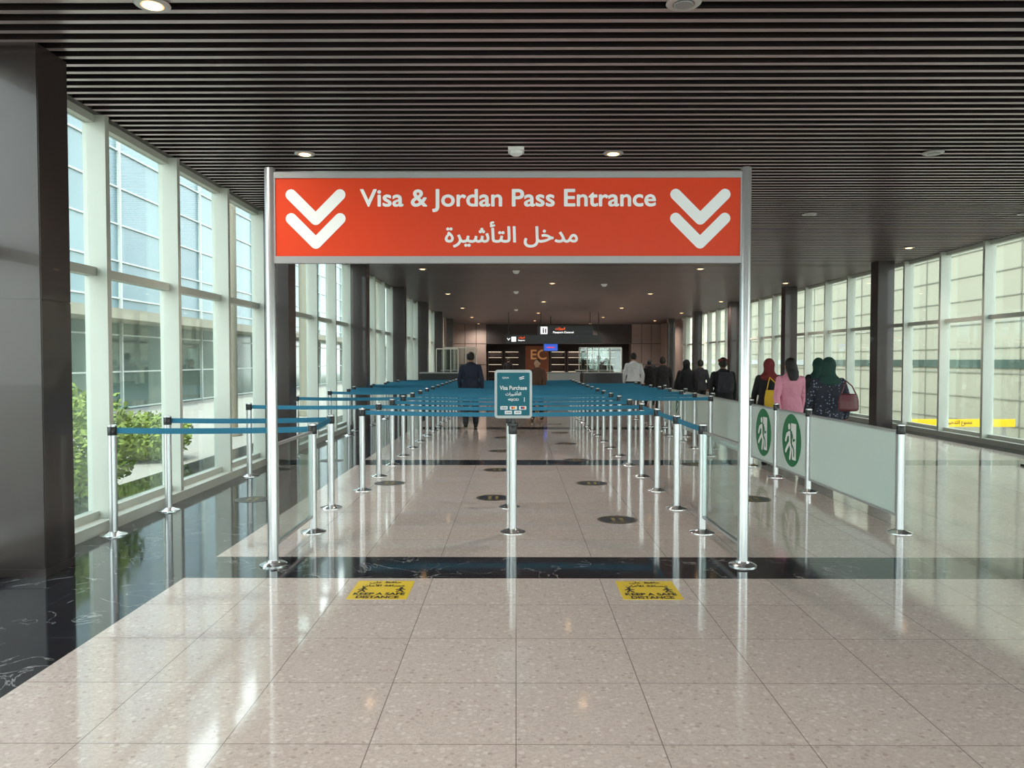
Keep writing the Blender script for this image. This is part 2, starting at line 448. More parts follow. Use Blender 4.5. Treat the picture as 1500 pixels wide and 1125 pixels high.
for cx in (464.5, 1023):
    for yy in (0, 34.5):
        strokes([[(-0.185, 0.185), (0, 0), (0.185, 0.185)]], 0.042, FRONT, 20).build('chevron_arrow', [M_signw], S, (sx(cx), -0.014, sz(323+yy)))

# ---------------------------------------------------------------- stanchions
M_belt = mat('teal_blue_belt', srgb(34, 112, 142), 0.7, 0, 0.06, 40)
base_me = MB().lathe([(0.115, 0.0), (0.115, 0.006), (0.10, 0.013), (0.06, 0.024), (0.042, 0.034)], 32).mesh('base', [M_chrome], True)
post_me = MB().lathe([(0.036, 0.02), (0.036, 0.90)], 20).mesh('post', [M_steel], True)
head_me = MB().lathe([(0.038, 0.90), (0.040, 0.905), (0.040, 0.975), (0.038, 0.978)], 20).mesh('belt_head', [M_black], True)
cap_me = MB().lathe([(0.039, 0.978), (0.039, 0.990), (0.030, 0.995)], 20).mesh('cap', [M_steel], True)
belts = {}
def belt_mesh(dx, dy):
    k = (round(dx, 3), round(dy, 3))
    if k in belts: return belts[k]
    L = math.hypot(dx, dy); ux, uy = dx/L, dy/L; N = 10; b = MB(); a0 = 0.036; a1 = L-0.042
    sag = 0.012*(L/2)**1.3; vs = []
    for i in range(N+1):
        t = i/N; q = a0+(a1-a0)*t; z = 0.942-sag*4*t*(1-t)
        for o in (-0.0012, 0.0012):
            for h in (-0.026, 0.026): vs.append((ux*q-uy*o, uy*q+ux*o, z+h))
    fs = []
    for i in range(N):
        A = 4*i; B = A+4
        fs += [(A, B, B+1, A+1), (A+2, A+3, B+3, B+2), (A+1, B+1, B+3, A+3), (A, A+2, B+2, B)]
    b.add(vs, fs); belts[k] = b.mesh('belt', [M_belt]); return belts[k]
def stanchion(x, y, to=(), label='silver queue post with retractable teal belt'):
    e = empty('belt_stanchion', (x, y, 0), label, 'queue barrier', 'queue belt posts')
    for nm, me in (('base', base_me), ('post', post_me), ('belt_head', head_me), ('cap', cap_me)): mkobj(nm, me, e)
    for (tx, ty) in to: mkobj('belt', belt_mesh(tx-x, ty-y), e)
    return e
rows = [7.0+1.13*k for k in range(16)]
LX, RX = -1.86, 1.70
plain = 'silver queue post without extended belt'
stanchion(LX, 7.0, [(-1.97, 8.15)]); stanchion(-1.97, 8.15)
stanchion(-3.62, 6.86, [(LX, 7.0)]); stanchion(-3.64, 8.0, [(-1.97, 8.15)]); 
stanchion(RX, 7.0, [(RX, rows[1])]); stanchion(RX, rows[1], [(RX, rows[2])])
stanchion(-0.07, 8.2, label=plain)
for k, d in enumerate(rows):
    if k < 2: continue
    stanchion(LX, d, [(RX, d)])
    to = []
    if k >= 5 and d < 21: to.append((3.2, d))
    if k % 2 == 0 and k+1 < len(rows): to.append((RX, rows[k+1]))
    stanchion(RX, d, to)
    if k >= 5 and d < 21: stanchion(3.2, d, label=plain)
    if k % 2 == 1 or k > 6: stanchion(-3.62 if k % 2 else -3.5, d+(0.25 if k in (4, 10) else 0), [(LX, d)])

# centre notice stand
C = empty('notice_stand', (-0.03, 7.0, 0), 'silver post topped with teal visa purchase notice in grey frame', 'sign')
mkobj('base', base_me, C); mkobj('post', post_me, C); mkobj('belt_head', head_me, C)
M_teal = mat('teal_notice', srgb(20, 100, 116), 0.5, ior=1.35)
M_frame = mat('grey_frame', srgb(150, 152, 152), 0.4, 0.6)
MB().lathe([(0.05, 0.975), (0.05, 1.0), (0.02, 1.0), (0.02, 1.07)], 20).build('neck', [M_black], C, smooth=True)
def rrect(w, h, r, n=6):
    pts = []
    for cx, cy, a0 in ((w/2-r, h/2-r, 0), (-w/2+r, h/2-r, 90), (-w/2+r, -h/2+r, 180), (w/2-r, -h/2+r, 270)):
        for i in range(n+1):
            a = math.radians(a0+90*i/n); pts.append((cx+r*math.cos(a), cy+r*math.sin(a)))
    return pts
def slab(pts, t, M=None):
    b = MB(); n = len(pts)
    b.add([(p[0], p[1], t) for p in pts]+[(p[0], p[1], 0) for p in pts],
          [tuple(range(n)), tuple(range(2*n-1, n-1, -1))]+[(i, n+i, n+(i+1) % n, (i+1) % n) for i in range(n)])
    return b.xf(M) if M else b
slab(rrect(0.34, 0.44, 0.03), 0.024, FRONT).build('frame', [M_frame], C, (0.005, 0.0, 1.265))
slab(rrect(0.295, 0.39, 0.008), 0.003, FRONT).build('notice_panel', [M_teal], C, (0.005, -0.024, 1.265))
fy = -0.0285
def ctext(t, w, h, z, m=M_signw, x=0.0, off=0.03): mkobj('lettering', text_mesh(t, w, h, m, off, FRONT), C, (0.005+x, fy, z))
ctext('Visa Purchase', 0.245, 0.036, 1.322)
ctext(arabic('التأشيرات'), 0.14, 0.046, 1.268, off=0.02)
ctext('40JOD', 0.10, 0.026, 1.212)
ctext('QAIA', 0.06, 0.02, 1.412, x=-0.07, off=0.0)
b = strokes([[(-0.02,0),(0.02,0.012)],[(-0.015,-0.012),(0.02,-0.004)]], 0.004, FRONT); b.build('emblem', [M_signw], C, (0.08, fy, 1.412))
b = strokes([[(0, -0.018), (0, 0.018)]], 0.003, FRONT); b.build('symbol', [M_signw], C, (0.105, fy, 1.215))
for i, xx in enumerate((-0.085, 0.0, 0.085)):
    slab(rrect(0.066, 0.032, 0.004), 0.001, FRONT).build('card_badge', [M_signw], C, (0.005+xx, -0.027, 1.14))
for i, xx in enumerate((-0.045, 0.04)):
    slab(rrect(0.066, 0.032, 0.004), 0.001, FRONT).build('card_badge', [M_signw], C, (0.005+xx, -0.027, 1.098))
M_navyt = mat('navy_print', srgb(25, 40, 110), 0.5); M_redp = mat('red_print', srgb(200, 30, 30), 0.5); M_yelp = mat('amber_print', srgb(240, 160, 30), 0.5)
mkobj('lettering', text_mesh('VISA', 0.05, 0.016, M_navyt, 0.03, FRONT), C, (0.005-0.085, -0.029, 1.14))
b = MB(); disc(b, -0.008, 0, 0.011); b.xf(FRONT).build('card_mark', [M_redp], C, (0.005, -0.029, 1.14))
b = MB(); disc(b, 0.008, 0, 0.011); b.xf(FRONT).build('card_mark', [M_yelp], C, (0.005, -0.0292, 1.14))
b = MB(); disc(b, -0.008, 0, 0.011); b.xf(FRONT).build('card_mark', [M_navyt], C, (0.09, -0.029, 1.14))
b = MB(); disc(b, 0.008, 0, 0.011); b.xf(FRONT).build('card_mark', [M_redp], C, (0.09, -0.0292, 1.14))
mkobj('lettering', text_mesh('CASH', 0.05, 0.014, M_navyt, 0.02, FRONT), C, (0.005-0.045, -0.029, 1.098))
mkobj('lettering', text_mesh('ATM', 0.04, 0.014, M_navyt, 0.02, FRONT), C, (0.005+0.04, -0.029, 1.098))

# ---------------------------------------------------------------- glass barriers
M_green = mat('exit_green', srgb(14, 112, 66), 0.4)
def barrier(x0, y0, x1, y1, pane, label, discs=(), z0=0.14, z1=0.93, gap=0.05):
    e = empty('glass_barrier', (x0, y0, 0), label, 'barrier', 'glass barrier panels')
    L = math.hypot(x1-x0, y1-y0); ang = math.atan2(y1-y0, x1-x0); e.rotation_euler = (0, 0, ang)
    a, c = gap, L-gap; b = MB()
    b.box(a, c, -0.014, 0.014, z1-0.022, z1); b.box(a, c, -0.014, 0.014, z0, z0+0.022)
    b.box(a, a+0.018, -0.013, 0.013, z0, z1); b.box(c-0.018, c, -0.013, 0.013, z0, z1)
    b.build('frame', [M_steel], e)
    MB().box(a+0.018, c-0.018, -0.003, 0.003, z0+0.022, z1-0.022).build('glass_pane', [pane], e)
    for dl in discs:
        # local +Y side faces the queue (world -X)
        T = Matrix(((-1,0,0,0),(0,0,1,0),(0,1,0,0),(0,0,0,1)))
        g = MB(); disc(g, 0, 0, 0.335, 48); p = g.xf(T)
        p.build('exit_disc', [M_green], e, (dl, 0.005, 0.555))
        w = MB()
        poly(w, [(0.03,-0.24),(0.17,-0.24),(0.17,0.22),(-0.01,0.22),(-0.01,0.12),(0.03,0.12)])
        st = strokes([[(-0.06,0.09),(-0.05,-0.03)],[(-0.05,-0.03),(-0.13,-0.09),(-0.19,-0.15)],[(-0.05,-0.03),(0.0,-0.11),(-0.04,-0.23)],
                      [(-0.06,0.09),(-0.15,0.06),(-0.19,-0.01)]], 0.027, None, z=0.0003)
        w.add(st.v, st.f); disc(w, -0.075, 0.17, 0.04, z=0.0004)
        w.xf(T).build('exit_pictogram', [M_signw], e, (dl, 0.007, 0.555))
        gr = strokes([[(0.045,0.08),(0.08,0.0),(0.13,0.02)],[(0.05,-0.06),(0.10,-0.11),(0.10,-0.19)]], 0.014, T)
        gr.build('exit_pictogram', [M_green], e, (dl, 0.011, 0.555))
PX = 3.5
stl = 'silver post holding glass barrier panels'
def gpost(x, y):
    e = empty('barrier_post', (x, y, 0), stl, 'queue barrier', 'glass barrier posts')
    for nm, me in (('base', base_me), ('post', post_me), ('collar', head_me), ('cap', cap_me)): mkobj(nm, me, e)
seq = [7.0, 9.2, 10.35, 11.45, 13.7, 15.9, 18.1]
for i, d in enumerate(seq):
    gpost(PX, d)
    if i+1 < len(seq):
        q = seq[i+1]
        dd = []
        if i == 1: dd = [0.56]
        if i == 2: dd = [0.52]
        if i == 5: dd = [0.6]
        barrier(PX, d, PX, q, M_frost, 'frosted glass barrier panel'+(' with green running-man exit disc' if dd else ' in slim metal frame'), dd)
barrier(LX, SY+0.03, LX, 7.0, M_clear, 'clear glass barrier panel beside the sign post')
barrier(1.735, SY+0.03, RX, 7.0, M_clear, 'clear glass barrier panel beside the sign post')

# ---------------------------------------------------------------- floor decals
M_yel = mat('yellow_decal', srgb(222, 190, 50), 0.35, 0, 0.04, 6)
M_ink = mat('decal_ink', (0.02, 0.02, 0.018), 0.4)
for cx in (-0.92, 0.905):
    e = empty('floor_sticker', (cx, 5.22, 0), 'yellow keep-distance sticker on the terrazzo floor', 'floor sticker', 'yellow floor stickers')
    slab(rrect(0.40, 0.42, 0.01), 0.0015).build('sheet', [M_yel], e)
    def ft(t, w, h, y, bo=0.05): mkobj('lettering', text_mesh(t, w, h, M_ink, bo), e, (0, y, 0.0025))
    ft('KEEP A SAFE', 0.34, 0.052, -0.10); ft('DISTANCE', 0.28, 0.05, -0.17)
    ft(arabic('حافظ على'), 0.22, 0.06, 0.165, 0.02); ft(arabic('مسافة الأمان'), 0.29, 0.065, 0.09, 0.02)
    b = MB()
    for s in (-1, 1):
        o = s*0.13
        st = strokes([[(o, 0.02), (o, -0.015)], [(o, -0.015), (o-0.02, -0.055)], [(o, -0.015), (o+0.022, -0.055)],
                      [(o, 0.015), (o-0.028, -0.008)], [(o, 0.015), (o+0.028, -0.004)]], 0.007, None, 6)
        b.add(st.v, st.f); disc(b, o, 0.042, 0.013)
    b.build('pictogram', [M_ink], e, (0, 0, 0.0025))
M_navy = mat('navy_marker', srgb(38, 42, 54), 0.35); M_gold = mat('gold_marker', srgb(160, 138, 72), 0.4)
mk = [(1.0, 7.55), (-0.26, 8.76), (0.97, 9.8), (-0.27, 11.0), (0.95, 12.1), (-0.27, 13.3), (0.95, 14.5), (-0.27, 15.6), (0.95, 16.7), (-0.27, 17.9), (0.95, 19.0),
      (-1.62, 9.8), (-2.98, 8.63), (2.69, 8.7), (-2.9, 12.0), (2.7, 11.6)]
for x, y in mk:
    e = empty('floor_marker', (x, y, 0), 'round navy and gold standing marker on the floor', 'floor sticker', 'round floor markers')
    b = MB(); b.lathe([(0.195, 0.0003), (0.195, 0.0015)], 40); b.build('disc', [M_navy], e)
    b = MB(); ring(b, 0, 0, 0.176, 0.181, 40); 
    for s in (-1, 1): disc(b, s*0.04, 0.03, 0.022, 16, 0, 0.045); disc(b, s*0.04, -0.06, 0.018, 16, 0, 0.022)
    st = strokes([[(-0.09, 0.13), (0.09, 0.13)], [(-0.09, -0.13), (0.09, -0.13)]], 0.006, None, 6); b.add(st.v, st.f)
    b.build('print', [M_gold], e, (0, 0, 0.0024))

# ---------------------------------------------------------------- people
def remeshed(mb, name, m, voxel=0.011, smooth=3):
    me = mb.mesh('tmp', []); ob = bpy.data.objects.new('tmp', me); COL.objects.link(ob)
    r = ob.modifiers.new('r', 'REMESH'); r.mode = 'VOXEL'; r.voxel_size = voxel; r.use_smooth_shade = True
    s = ob.modifiers.new('s', 'SMOOTH'); s.factor = 0.5; s.iterations = smooth
    dg = bpy.context.evaluated_depsgraph_get(); dg.update()
    out = bpy.data.meshes.new_from_object(ob.evaluated_get(dg)); out.name = name
    bpy.data.objects.remove(ob)
    out.materials.clear(); out.materials.append(m)
    out.polygons.foreach_set('use_smooth', [True]*len(out.polygons))
    return out
SKINS = [mat('skin_light', srgb(196, 150, 124), 0.5), mat('skin_tan', srgb(150, 105, 80), 0.5), mat('skin_dark', srgb(92, 62, 48), 0.5)]
M_hair = mat('dark_hair', srgb(24, 19, 18), 0.6, 0, 0.3, 60, bump=0.4)
M_shoe = mat('dark_shoes', srgb(28, 26, 26), 0.5)
def person(X, Y, h, label, top, legs, head='short', headm=None, skin=0, style='jacket', stride=1.0, heading=0.0, width=1.0, flip=1, hem=None):
    sk = SKINS[skin]; f = flip; st = stride; w = 1+(width-1)*0.6; top_m, leg_m = top, legs
    hipL, hipR = (-0.09, 0, 0.88), (0.09, 0, 0.88)
    kR = (0.10, 0.17*st*f, 0.49); aR = (0.10, 0.24*st*f, 0.09+(0.0 if f > 0 else 0.06*st)); 
    kL = (-0.10, -0.02*st*f+0.02*st, 0.485); aL = (-0.10, -0.26*st*f, 0.09+(0.06*st if f > 0 else 0.0))
    shR, shL = (0.155*w, -0.01, 1.335), (-0.155*w, -0.01, 1.335)
    eR = (0.215*w, -0.10*st*f, 1.07); wR = (0.215*w, -0.06*st*f+0.05, 0.85)
    eL = (-0.215*w, 0.05*st*f, 1.07); wL = (-0.205*w, 0.16*st*f+0.04, 0.87)
    def body():
        b = MB()
        b.loft([(0.84, 0.10, 0.08, 0), (0.90, 0.155*w, 0.10, -0.005), (1.0, 0.135*w, 0.09, 0), (1.1, 0.125*w, 0.088, 0.0), (1.25, 0.145*w, 0.10, 0), (1.34, 0.155*w, 0.09, -0.005), (1.39, 0.11*w, 0.065, -0.005), (1.425, 0.06, 0.055, 0)], 20)
        b.tube([(0, -0.005, 1.38), (0, 0.005, 1.46)], [0.054, 0.05], 12)
        for s, sh, el, wr in ((1, shR, eR, wR), (-1, shL, eL, wL)):
            b.tube([sh, el, wr], [0.05, 0.038, 0.026], 10)
            d = (Vector(wr)-Vector(el)).normalized(); c = Vector(wr)
            p = c+d*0.045; b.tube([wr, p, c+d*0.085], [0.026, 0.030, 0.028], 10)
            for i, Lf in enumerate((0.062, 0.072, 0.068, 0.052)):
                q = c+d*0.085+Vector((0, (1.5-i)*0.017, 0))
                b.tube([q-d*0.02, q+d*Lf*0.55+Vector((-s*0.005, 0, 0)), q+d*Lf+Vector((-s*0.02, 0, 0))], [0.0095, 0.009, 0.0075], 7)
            t = c+d*0.03+Vector((0, 0.025, 0)); b.tube([t, t+d*0.03+Vector((-s*0.008, 0.02, 0)), t+d*0.058+Vector((-s*0.014, 0.024, 0))], [0.012, 0.0105, 0.009], 7)
        for hp, kn, an in ((hipR, kR, aR), (hipL, kL, aL)):
            b.tube([hp, kn, an], [0.082, 0.054, 0.036], 12)
            b.tube([an, (an[0], an[1]+0.13, an[2]-0.05)], [0.036, 0.026], 10)
        # head with face
        def hf(x, y, z):
            if z < 0: x *= 1-0.28*(-z)**1.3; y = y*(1-0.12*(-z))+0.06*(-z)
            return (x, y, z)
        b.ell((0, 0.012, 1.545), (0.077, 0.097, 0.112), 20, 14, fn=hf)
        b.tube([(0, 0.105, 1.548), (0, 0.122, 1.522)], [0.009, 0.014], 8)      # nose
        b.ell((0, 0.098, 1.488), (0.024, 0.011, 0.009))                        # mouth
        b.ell((0, 0.09, 1.455), (0.028, 0.02, 0.02))                           # chin
        b.ell((0.03, 0.094, 1.565), (0.024, 0.011, 0.008)); b.ell((-0.03, 0.094, 1.565), (0.024, 0.011, 0.008))  # brow
        for s in (-1, 1): b.ell((s*0.079, 0.005, 1.537), (0.01, 0.02, 0.032))
        return b
    root = mkobj('person', remeshed(body(), 'person', sk, 0.0095, 2), None, (X, Y, 0), label, 'person')
    root.rotation_euler = (0, 0, heading); sc_ = h/1.657; root.scale = (sc_, sc_, sc_)
    for s in (-1, 1):
        MB().ell((s*0.03, 0.101, 1.545), (0.012, 0.006, 0.007), 8, 6).build('eye', [M_hair], root)
    # trousers
    if style != 'robe':
        b = MB(); b.loft([(0.80, 0.12, 0.09, 0), (0.88, 0.168*w, 0.115, -0.008), (0.98, 0.15*w, 0.105, 0), (1.03, 0.14*w, 0.10, 0)], 20)
        for hp, kn, an in ((hipR, kR, aR), (hipL, kL, aL)):
            b.tube([hp, kn, (an[0], an[1], an[2]+0.02)], [0.097, 0.072, 0.062], 12)
        mkobj('trousers', remeshed(b, 'trousers', leg_m, 0.012), root)
    b = MB(); hz = hem if hem else (0.80 if style == 'jacket' else 0.90)
    topr = [(1.20, 0.16*w, 0.118, 0), (1.30, 0.178*w, 0.115, -0.003), (1.355, 0.165*w, 0.10, -0.006), (1.39, 0.125*w, 0.085, -0.008), (1.42, 0.085, 0.072, -0.006), (1.445, 0.064, 0.062, 0)]
    if style == 'robe':
        b.loft([(0.06, 0.235, 0.27*max(st, .5)+0.04, 0), (0.4, 0.205, 0.2, 0), (0.75, 0.19*w, 0.15, -0.005), (0.92, 0.18*w, 0.13, -0.005), (1.08, 0.155*w, 0.115, 0)]+topr, 24)
    else:
        b.loft([(hz, 0.188*w, 0.14, -0.005), (0.92, 0.176*w, 0.125, -0.005), (1.06, 0.15*w, 0.11, 0)]+topr, 24)
    rr = [0.062, 0.052, 0.042] if style != 'robe' else [0.066, 0.066, 0.072]
    for sh, el, wr in ((shR, eR, wR), (shL, eL, wL)):
        b.tube([sh, el, tuple(Vector(wr)+(Vector(el)-Vector(wr))*0.08)], rr, 12)
    mkobj({'robe': 'robe', 'jacket': 'jacket', 'shirt': 'shirt'}[style], remeshed(b, 'top', top_m, 0.012), root)
    for an in (aR, aL):
        b = MB(); b.ell((an[0], an[1]+0.035, an[2]-0.052), (0.046, 0.13, 0.035)); b.ell((an[0], an[1]-0.02, an[2]-0.03), (0.044, 0.06, 0.05))
        b.v = [(v[0], v[1], max(v[2], an[2]-0.088)) for v in b.v]
        mkobj('shoe', remeshed(b, 'shoe', M_shoe, 0.009, 2), root)
    hm = headm or M_hair
    if head in ('short', 'long', 'bun'):
        b = MB()
        b.ell((0, -0.006, 1.563), (0.087, 0.098, 0.108), 18, 12, fn=lambda x, y, z: (x, y if z > 0.25 else min(y, 0.25+0.9*max(z, -0.2)), max(z, -0.75)))
        if head == 'long':
            b.loft([(1.32, 0.05, 0.025, -0.115), (1.38, 0.085, 0.035, -0.11), (1.45, 0.095, 0.045, -0.085), (1.5, 0.093, 0.06, -0.05), (1.56, 0.09, 0.075, -0.03)], 16)
        if head == 'bun': b.ell((0, -0.11, 1.59), (0.045, 0.045, 0.045))
        mkobj('hair', remeshed(b, 'hair', M_hair, 0.01), root)
        if head == 'bun' and headm: 
            MB().lathe([(0.088, -0.02), (0.098, 0), (0.088, 0.035)], 24).xf(Matrix.Translation((0, 0, 1.6))).build('headband', [headm], root, smooth=True)
    if head == 'hijab':
        b = MB(); b.ell((0, -0.004, 1.562), (0.094, 0.106, 0.114), 20, 12, fn=lambda x, y, z: (x, min(y, 0.82), z))
        b.loft([(1.30, 0.12, 0.10, -0.05), (1.35, 0.172, 0.118, -0.018), (1.385, 0.145, 0.11, -0.012), (1.43, 0.098, 0.092, -0.01), (1.47, 0.086, 0.086, -0.008), (1.55, 0.090, 0.094, -0.01)], 22)
        mkobj('headscarf', remeshed(b, 'headscarf', hm, 0.011), root)
    return root
def cloth(n, c): return mat(n, c, 0.85, 0, 0.06, 11, bump=0.6)
M_blk = cloth('black_cloth', srgb(24, 23, 26)); M_chr = cloth('charcoal_cloth', srgb(45, 44, 50))
M_pink = cloth('pink_cloth', srgb(216, 142, 162)); M_gsc = cloth('green_scarf', srgb(24, 58, 50)); M_rsc = cloth('maroon_scarf', srgb(110, 34, 34))
M_nvy = cloth('navy_cloth', srgb(30, 36, 54)); M_wht = cloth('white_cloth', srgb(214, 214, 218)); M_brn = cloth('brown_cloth', srgb(92, 64, 50))
def pattern_cloth():
    m = bpy.data.materials.new('patterned_dark_cloth'); m.use_nodes = True; k = NT(m); b = m.node_tree.nodes['Principled BSDF']
    tc = k.n('ShaderNodeTexCoord'); v = k.n('ShaderNodeTexVoronoi'); v.inputs['Scale'].default_value = 38
    m.node_tree.links.new(tc.outputs['Object'], v.inputs['Vector'])
    s = k.n('ShaderNodeSeparateColor'); m.node_tree.links.new(v.outputs['Color'], s.inputs[0])
    g = k.m('MULTIPLY', k.m('GREATER_THAN', s.outputs[0], 0.66), k.m('LESS_THAN', v.outputs['Distance'], 0.4))
    m.node_tree.links.new(k.mix(g, srgb(34, 36, 48)+(1,), srgb(120, 122, 140)+(1,)), b.inputs['Base Color']); b.inputs['Roughness'].default_value = 0.85
    return m
M_pat = pattern_cloth()
person(4.05, 10.0, 1.60, 'woman in dark patterned coat and green headscarf walking away', M_pat, M_blk, 'hijab', M_gsc, 1, 'jacket', 0.8, 0.05, 1.2, 1, 0.62)
person(4.02, 11.3, 1.60, 'woman with dark hair in pink jacket and black trousers', M_pink, M_blk, 'long', None, 1, 'jacket', 0.9, 0.1, 1.15, -1)
person(4.82, 12.3, 1.60, 'person in black robe and dark green headscarf walking', M_blk, M_blk, 'hijab', M_gsc, 1, 'robe', 0.6, 0, 1)
person(4.10, 12.5, 1.59, 'woman in black top and maroon headscarf walking away', M_blk, M_blk, 'hijab', M_rsc, 2, 'jacket', 0.8, -0.1, 1.1, 1)
person(3.92, 14.6, 1.62, 'traveller in black with red headband and backpack', M_blk, M_blk, 'bun', M_rsc, 2, 'jacket', 0.9, 0, 1.25, -1)
person(5.0, 20.9, 1.58, 'person in charcoal jacket walking away with short hair', M_chr, M_blk, 'short', None, 1, 'jacket', 0.8, 0, 1, 1)
person(4.18, 18.9, 1.58, 'woman in long black robe and black headscarf', M_blk, M_blk, 'hijab', M_blk, 1, 'robe', 0.6, 0, 1.15)
person(3.92, 20.6, 1.66, 'person in black jacket with short dark hair', M_blk, M_chr, 'short', None, 1, 'jacket', 0.8, 0, 1.2, -1)
person(3.40, 22.3, 1.78, 'man in white shirt with dark trousers walking away', M_wht, M_chr, 'short', None, 0, 'shirt', 0.8, 0, 1.2, 1)
person(4.5, 26.0, 1.58, 'person in black clothes walking towards the counters', M_blk, M_chr, 'short', None, 1, 'jacket', 0.8, 0, 1, -1)
person(-1.05, 17.75, 1.76, 'man in navy shirt walking away through the queue lanes', M_nvy, M_chr, 'short', None, 1, 'shirt', 0.5, 0, 1.25, 1)
person(0.55, 19.95, 1.60, 'person in brown top standing in the queue lanes', M_brn, M_chr, 'short', None, 0, 'shirt', 0.4, pi*0.9, 1, 1)
person(-0.4, 40, 1.7, 'person in black jacket walking to passport control', M_blk, M_chr, 'short', None, 0, 'jacket', 0.7, 0, 1, 1)
person(5.4, 31, 1.65, 'person in navy shirt walking to passport control', M_nvy, M_chr, 'short', None, 0, 'shirt', 0.7, 0, 1, -1)

# bags
M_mar = mat('maroon_leather', srgb(92, 32, 40), 0.45); M_yb = mat('yellow_bag_cloth', srgb(214, 170, 30), 0.6)
def bag(name, x, y, z, w, d, h, m, label, strap=0.5, sdx=0.0):
    e = empty(name, (x, y, z), label, 'bag')
    b = MB(); b.loft([(0, w*0.42, d*0.4, 0), (h*0.1, w*0.5, d*0.5, 0), (h*0.6, w*0.5, d*0.45, 0), (h, w*0.42, d*0.3, 0)], 16)
    mkobj('body', remeshed(b, 'bag', m, 0.01), e)
    MB().tube([(-w*0.35, 0, h), (sdx*0.5-w*0.2, 0.02, h+strap*0.6), (sdx, 0.08, h+strap), (sdx*0.5+w*0.2, 0.02, h+strap*0.6), (w*0.35, 0, h)], [0.008]*5, 8).build('strap', [m], e, smooth=True)
bag('handbag', 4.05+0.14, 9.71, 0.93, 0.26, 0.13, 0.22, M_mar, 'maroon leather shoulder handbag carried by a woman', 0.16, 0.0)
bag('tote_bag', 4.10-0.03, 12.22, 0.80, 0.26, 0.12, 0.30, M_yb, 'yellow cloth tote bag carried by a woman', 0.2, -0.02)
b = MB(); b.loft([(1.0, 0.14, 0.07, -0.19), (1.1, 0.155, 0.09, -0.20), (1.25, 0.15, 0.085, -0.20), (1.38, 0.12, 0.06, -0.18)], 18); b.ell((0, -0.27, 1.12), (0.11, 0.04, 0.09))
for s in (-1, 1): b.tube([(s*0.1, -0.14, 1.35), (s*0.1, -0.03, 1.40), (s*0.11, 0.12, 1.31), (s*0.12, 0.10, 1.1), (s*0.12, -0.14, 1.03)], [0.014]*5, 8)
mkobj('backpack', remeshed(b, 'backpack', M_chr, 0.01), None, (3.92, 14.58, -0.03), 'dark backpack worn on a traveller in black', 'bag')

# ---------------------------------------------------------------- far hall furniture
M_cdark = mat('dark_counter_front', srgb(38, 34, 36), 0.3); M_ctop = mat('grey_counter_top', srgb(150, 150, 150), 0.3); M_clight = mat('light_counter_front', srgb(170, 172, 172), 0.4)
def counter(x0, x1, y, front, label, gx=None, gh=1.95):
    e = empty('passport_counter', ((x0+x1)/2, y, 0), label, 'counter', 'passport counters'); w = (x1-x0)/2
    b = MB(); b.box(-w, w, 0, 0.6, 0.08, 1.12); b.box(-w+0.05, w-0.05, 0.05, 0.55, 0, 0.08); b.build('body', [front], e)
    MB().box(-w-0.03, w+0.03, -0.05, 0.65, 1.12, 1.16).build('worktop', [M_ctop], e)
    if gx:
        a, c = gx[0]-(x0+x1)/2, gx[1]-(x0+x1)/2; b = MB(); n = 3
        for i in range(n+1):
            q = a+(c-a)*i/n; b.box(q-0.015, q+0.015, 0.0, 0.03, 1.16, gh)
        b.box(a, c, 0, 0.03, gh, gh+0.04); b.build('screen_frame', [M_alu], e)
        MB().box(a, c, 0.01, 0.018, 1.16, gh).build('glass_screen', [M_clear], e)
counter(-3.3, -1.95, 26.5, M_cdark, 'dark passport counter with glass screen on top', (-2.75, -2.0))
counter(1.1, 2.2, 26.5, M_clight, 'light grey passport counter')
counter(2.4, 3.9, 27.0, M_cdark, 'dark passport counter with glass screen on top', (2.5, 3.7), 2.0)
counter(-3.2, -1.6, 33, M_cdark, 'dark passport counter with glass screen on top', (-3.1, -1.7), 2.1)
counter(2.6, 4.6, 33, M_cdark, 'dark passport counter with glass screen on top', (2.7, 4.5), 2.1)
# hanging direction sign
M_sblk = mat('sign_black', (0.01, 0.01, 0.012), 0.3); M_glow = mat('sign_glow_white', (0.9, 0.9, 0.9), 0.4, emit=1.2); M_glor = mat('sign_glow_orange', srgb(235, 90, 30), 0.4, emit=1.2)
E = empty('hanging_direction_sign', (1.75, 36, 0), 'black hanging sign pointing to passport control', 'sign')
MB().box(-0.75, 1.85, -0.08, 0.08, 2.765, 3.18).build('sign_box', [M_sblk], E); MB().box(-2.25, 2.25, -0.08, 0.08, 2.36, 2.76).build('sign_box', [M_sblk], E)
for q, z0 in ((-2.1, 2.76), (2.1, 2.76), (-0.6, 3.18), (1.7, 3.18)):
    MB().tube([(0, 0, z0), (0, 0, CEIL)], [0.015, 0.015], 8, balls=False).build('hanger', [M_black], E, (q, 0, 0))
mkobj('lettering', text_mesh('Passport Control', 0.95, 0.12, M_glow, 0.02, FRONT), E, (0.45, -0.085, 2.87))
mkobj('lettering', text_mesh(arabic('الجوازات'), 0.45, 0.14, M_glor, 0.02, FRONT), E, (0.3, -0.085, 3.04))
mkobj('lettering', text_mesh(arabic('الجوازات'), 0.3, 0.10, M_glor, 0.02, FRONT), E, (-1.5, -0.085, 2.63))
mkobj('lettering', text_mesh('Passports', 0.3, 0.08, M_glow, 0.02, FRONT), E, (-1.5, -0.085, 2.5))
slab(rrect(0.32, 0.34, 0.02), 0.01, FRONT).build('icon_tile', [M_glow], E, (-0.45, -0.08, 2.97))
b = MB(); disc(b, -0.03, 0.08, 0.035); st = strokes([[(-0.03, 0.02), (-0.03, -0.1)], [(0.08, 0.06), (0.08, -0.1)]], 0.03, None); b.add(st.v, st.f); b.xf(FRONT).build('icon', [M_sblk], E, (-0.45, -0.093, 2.97))
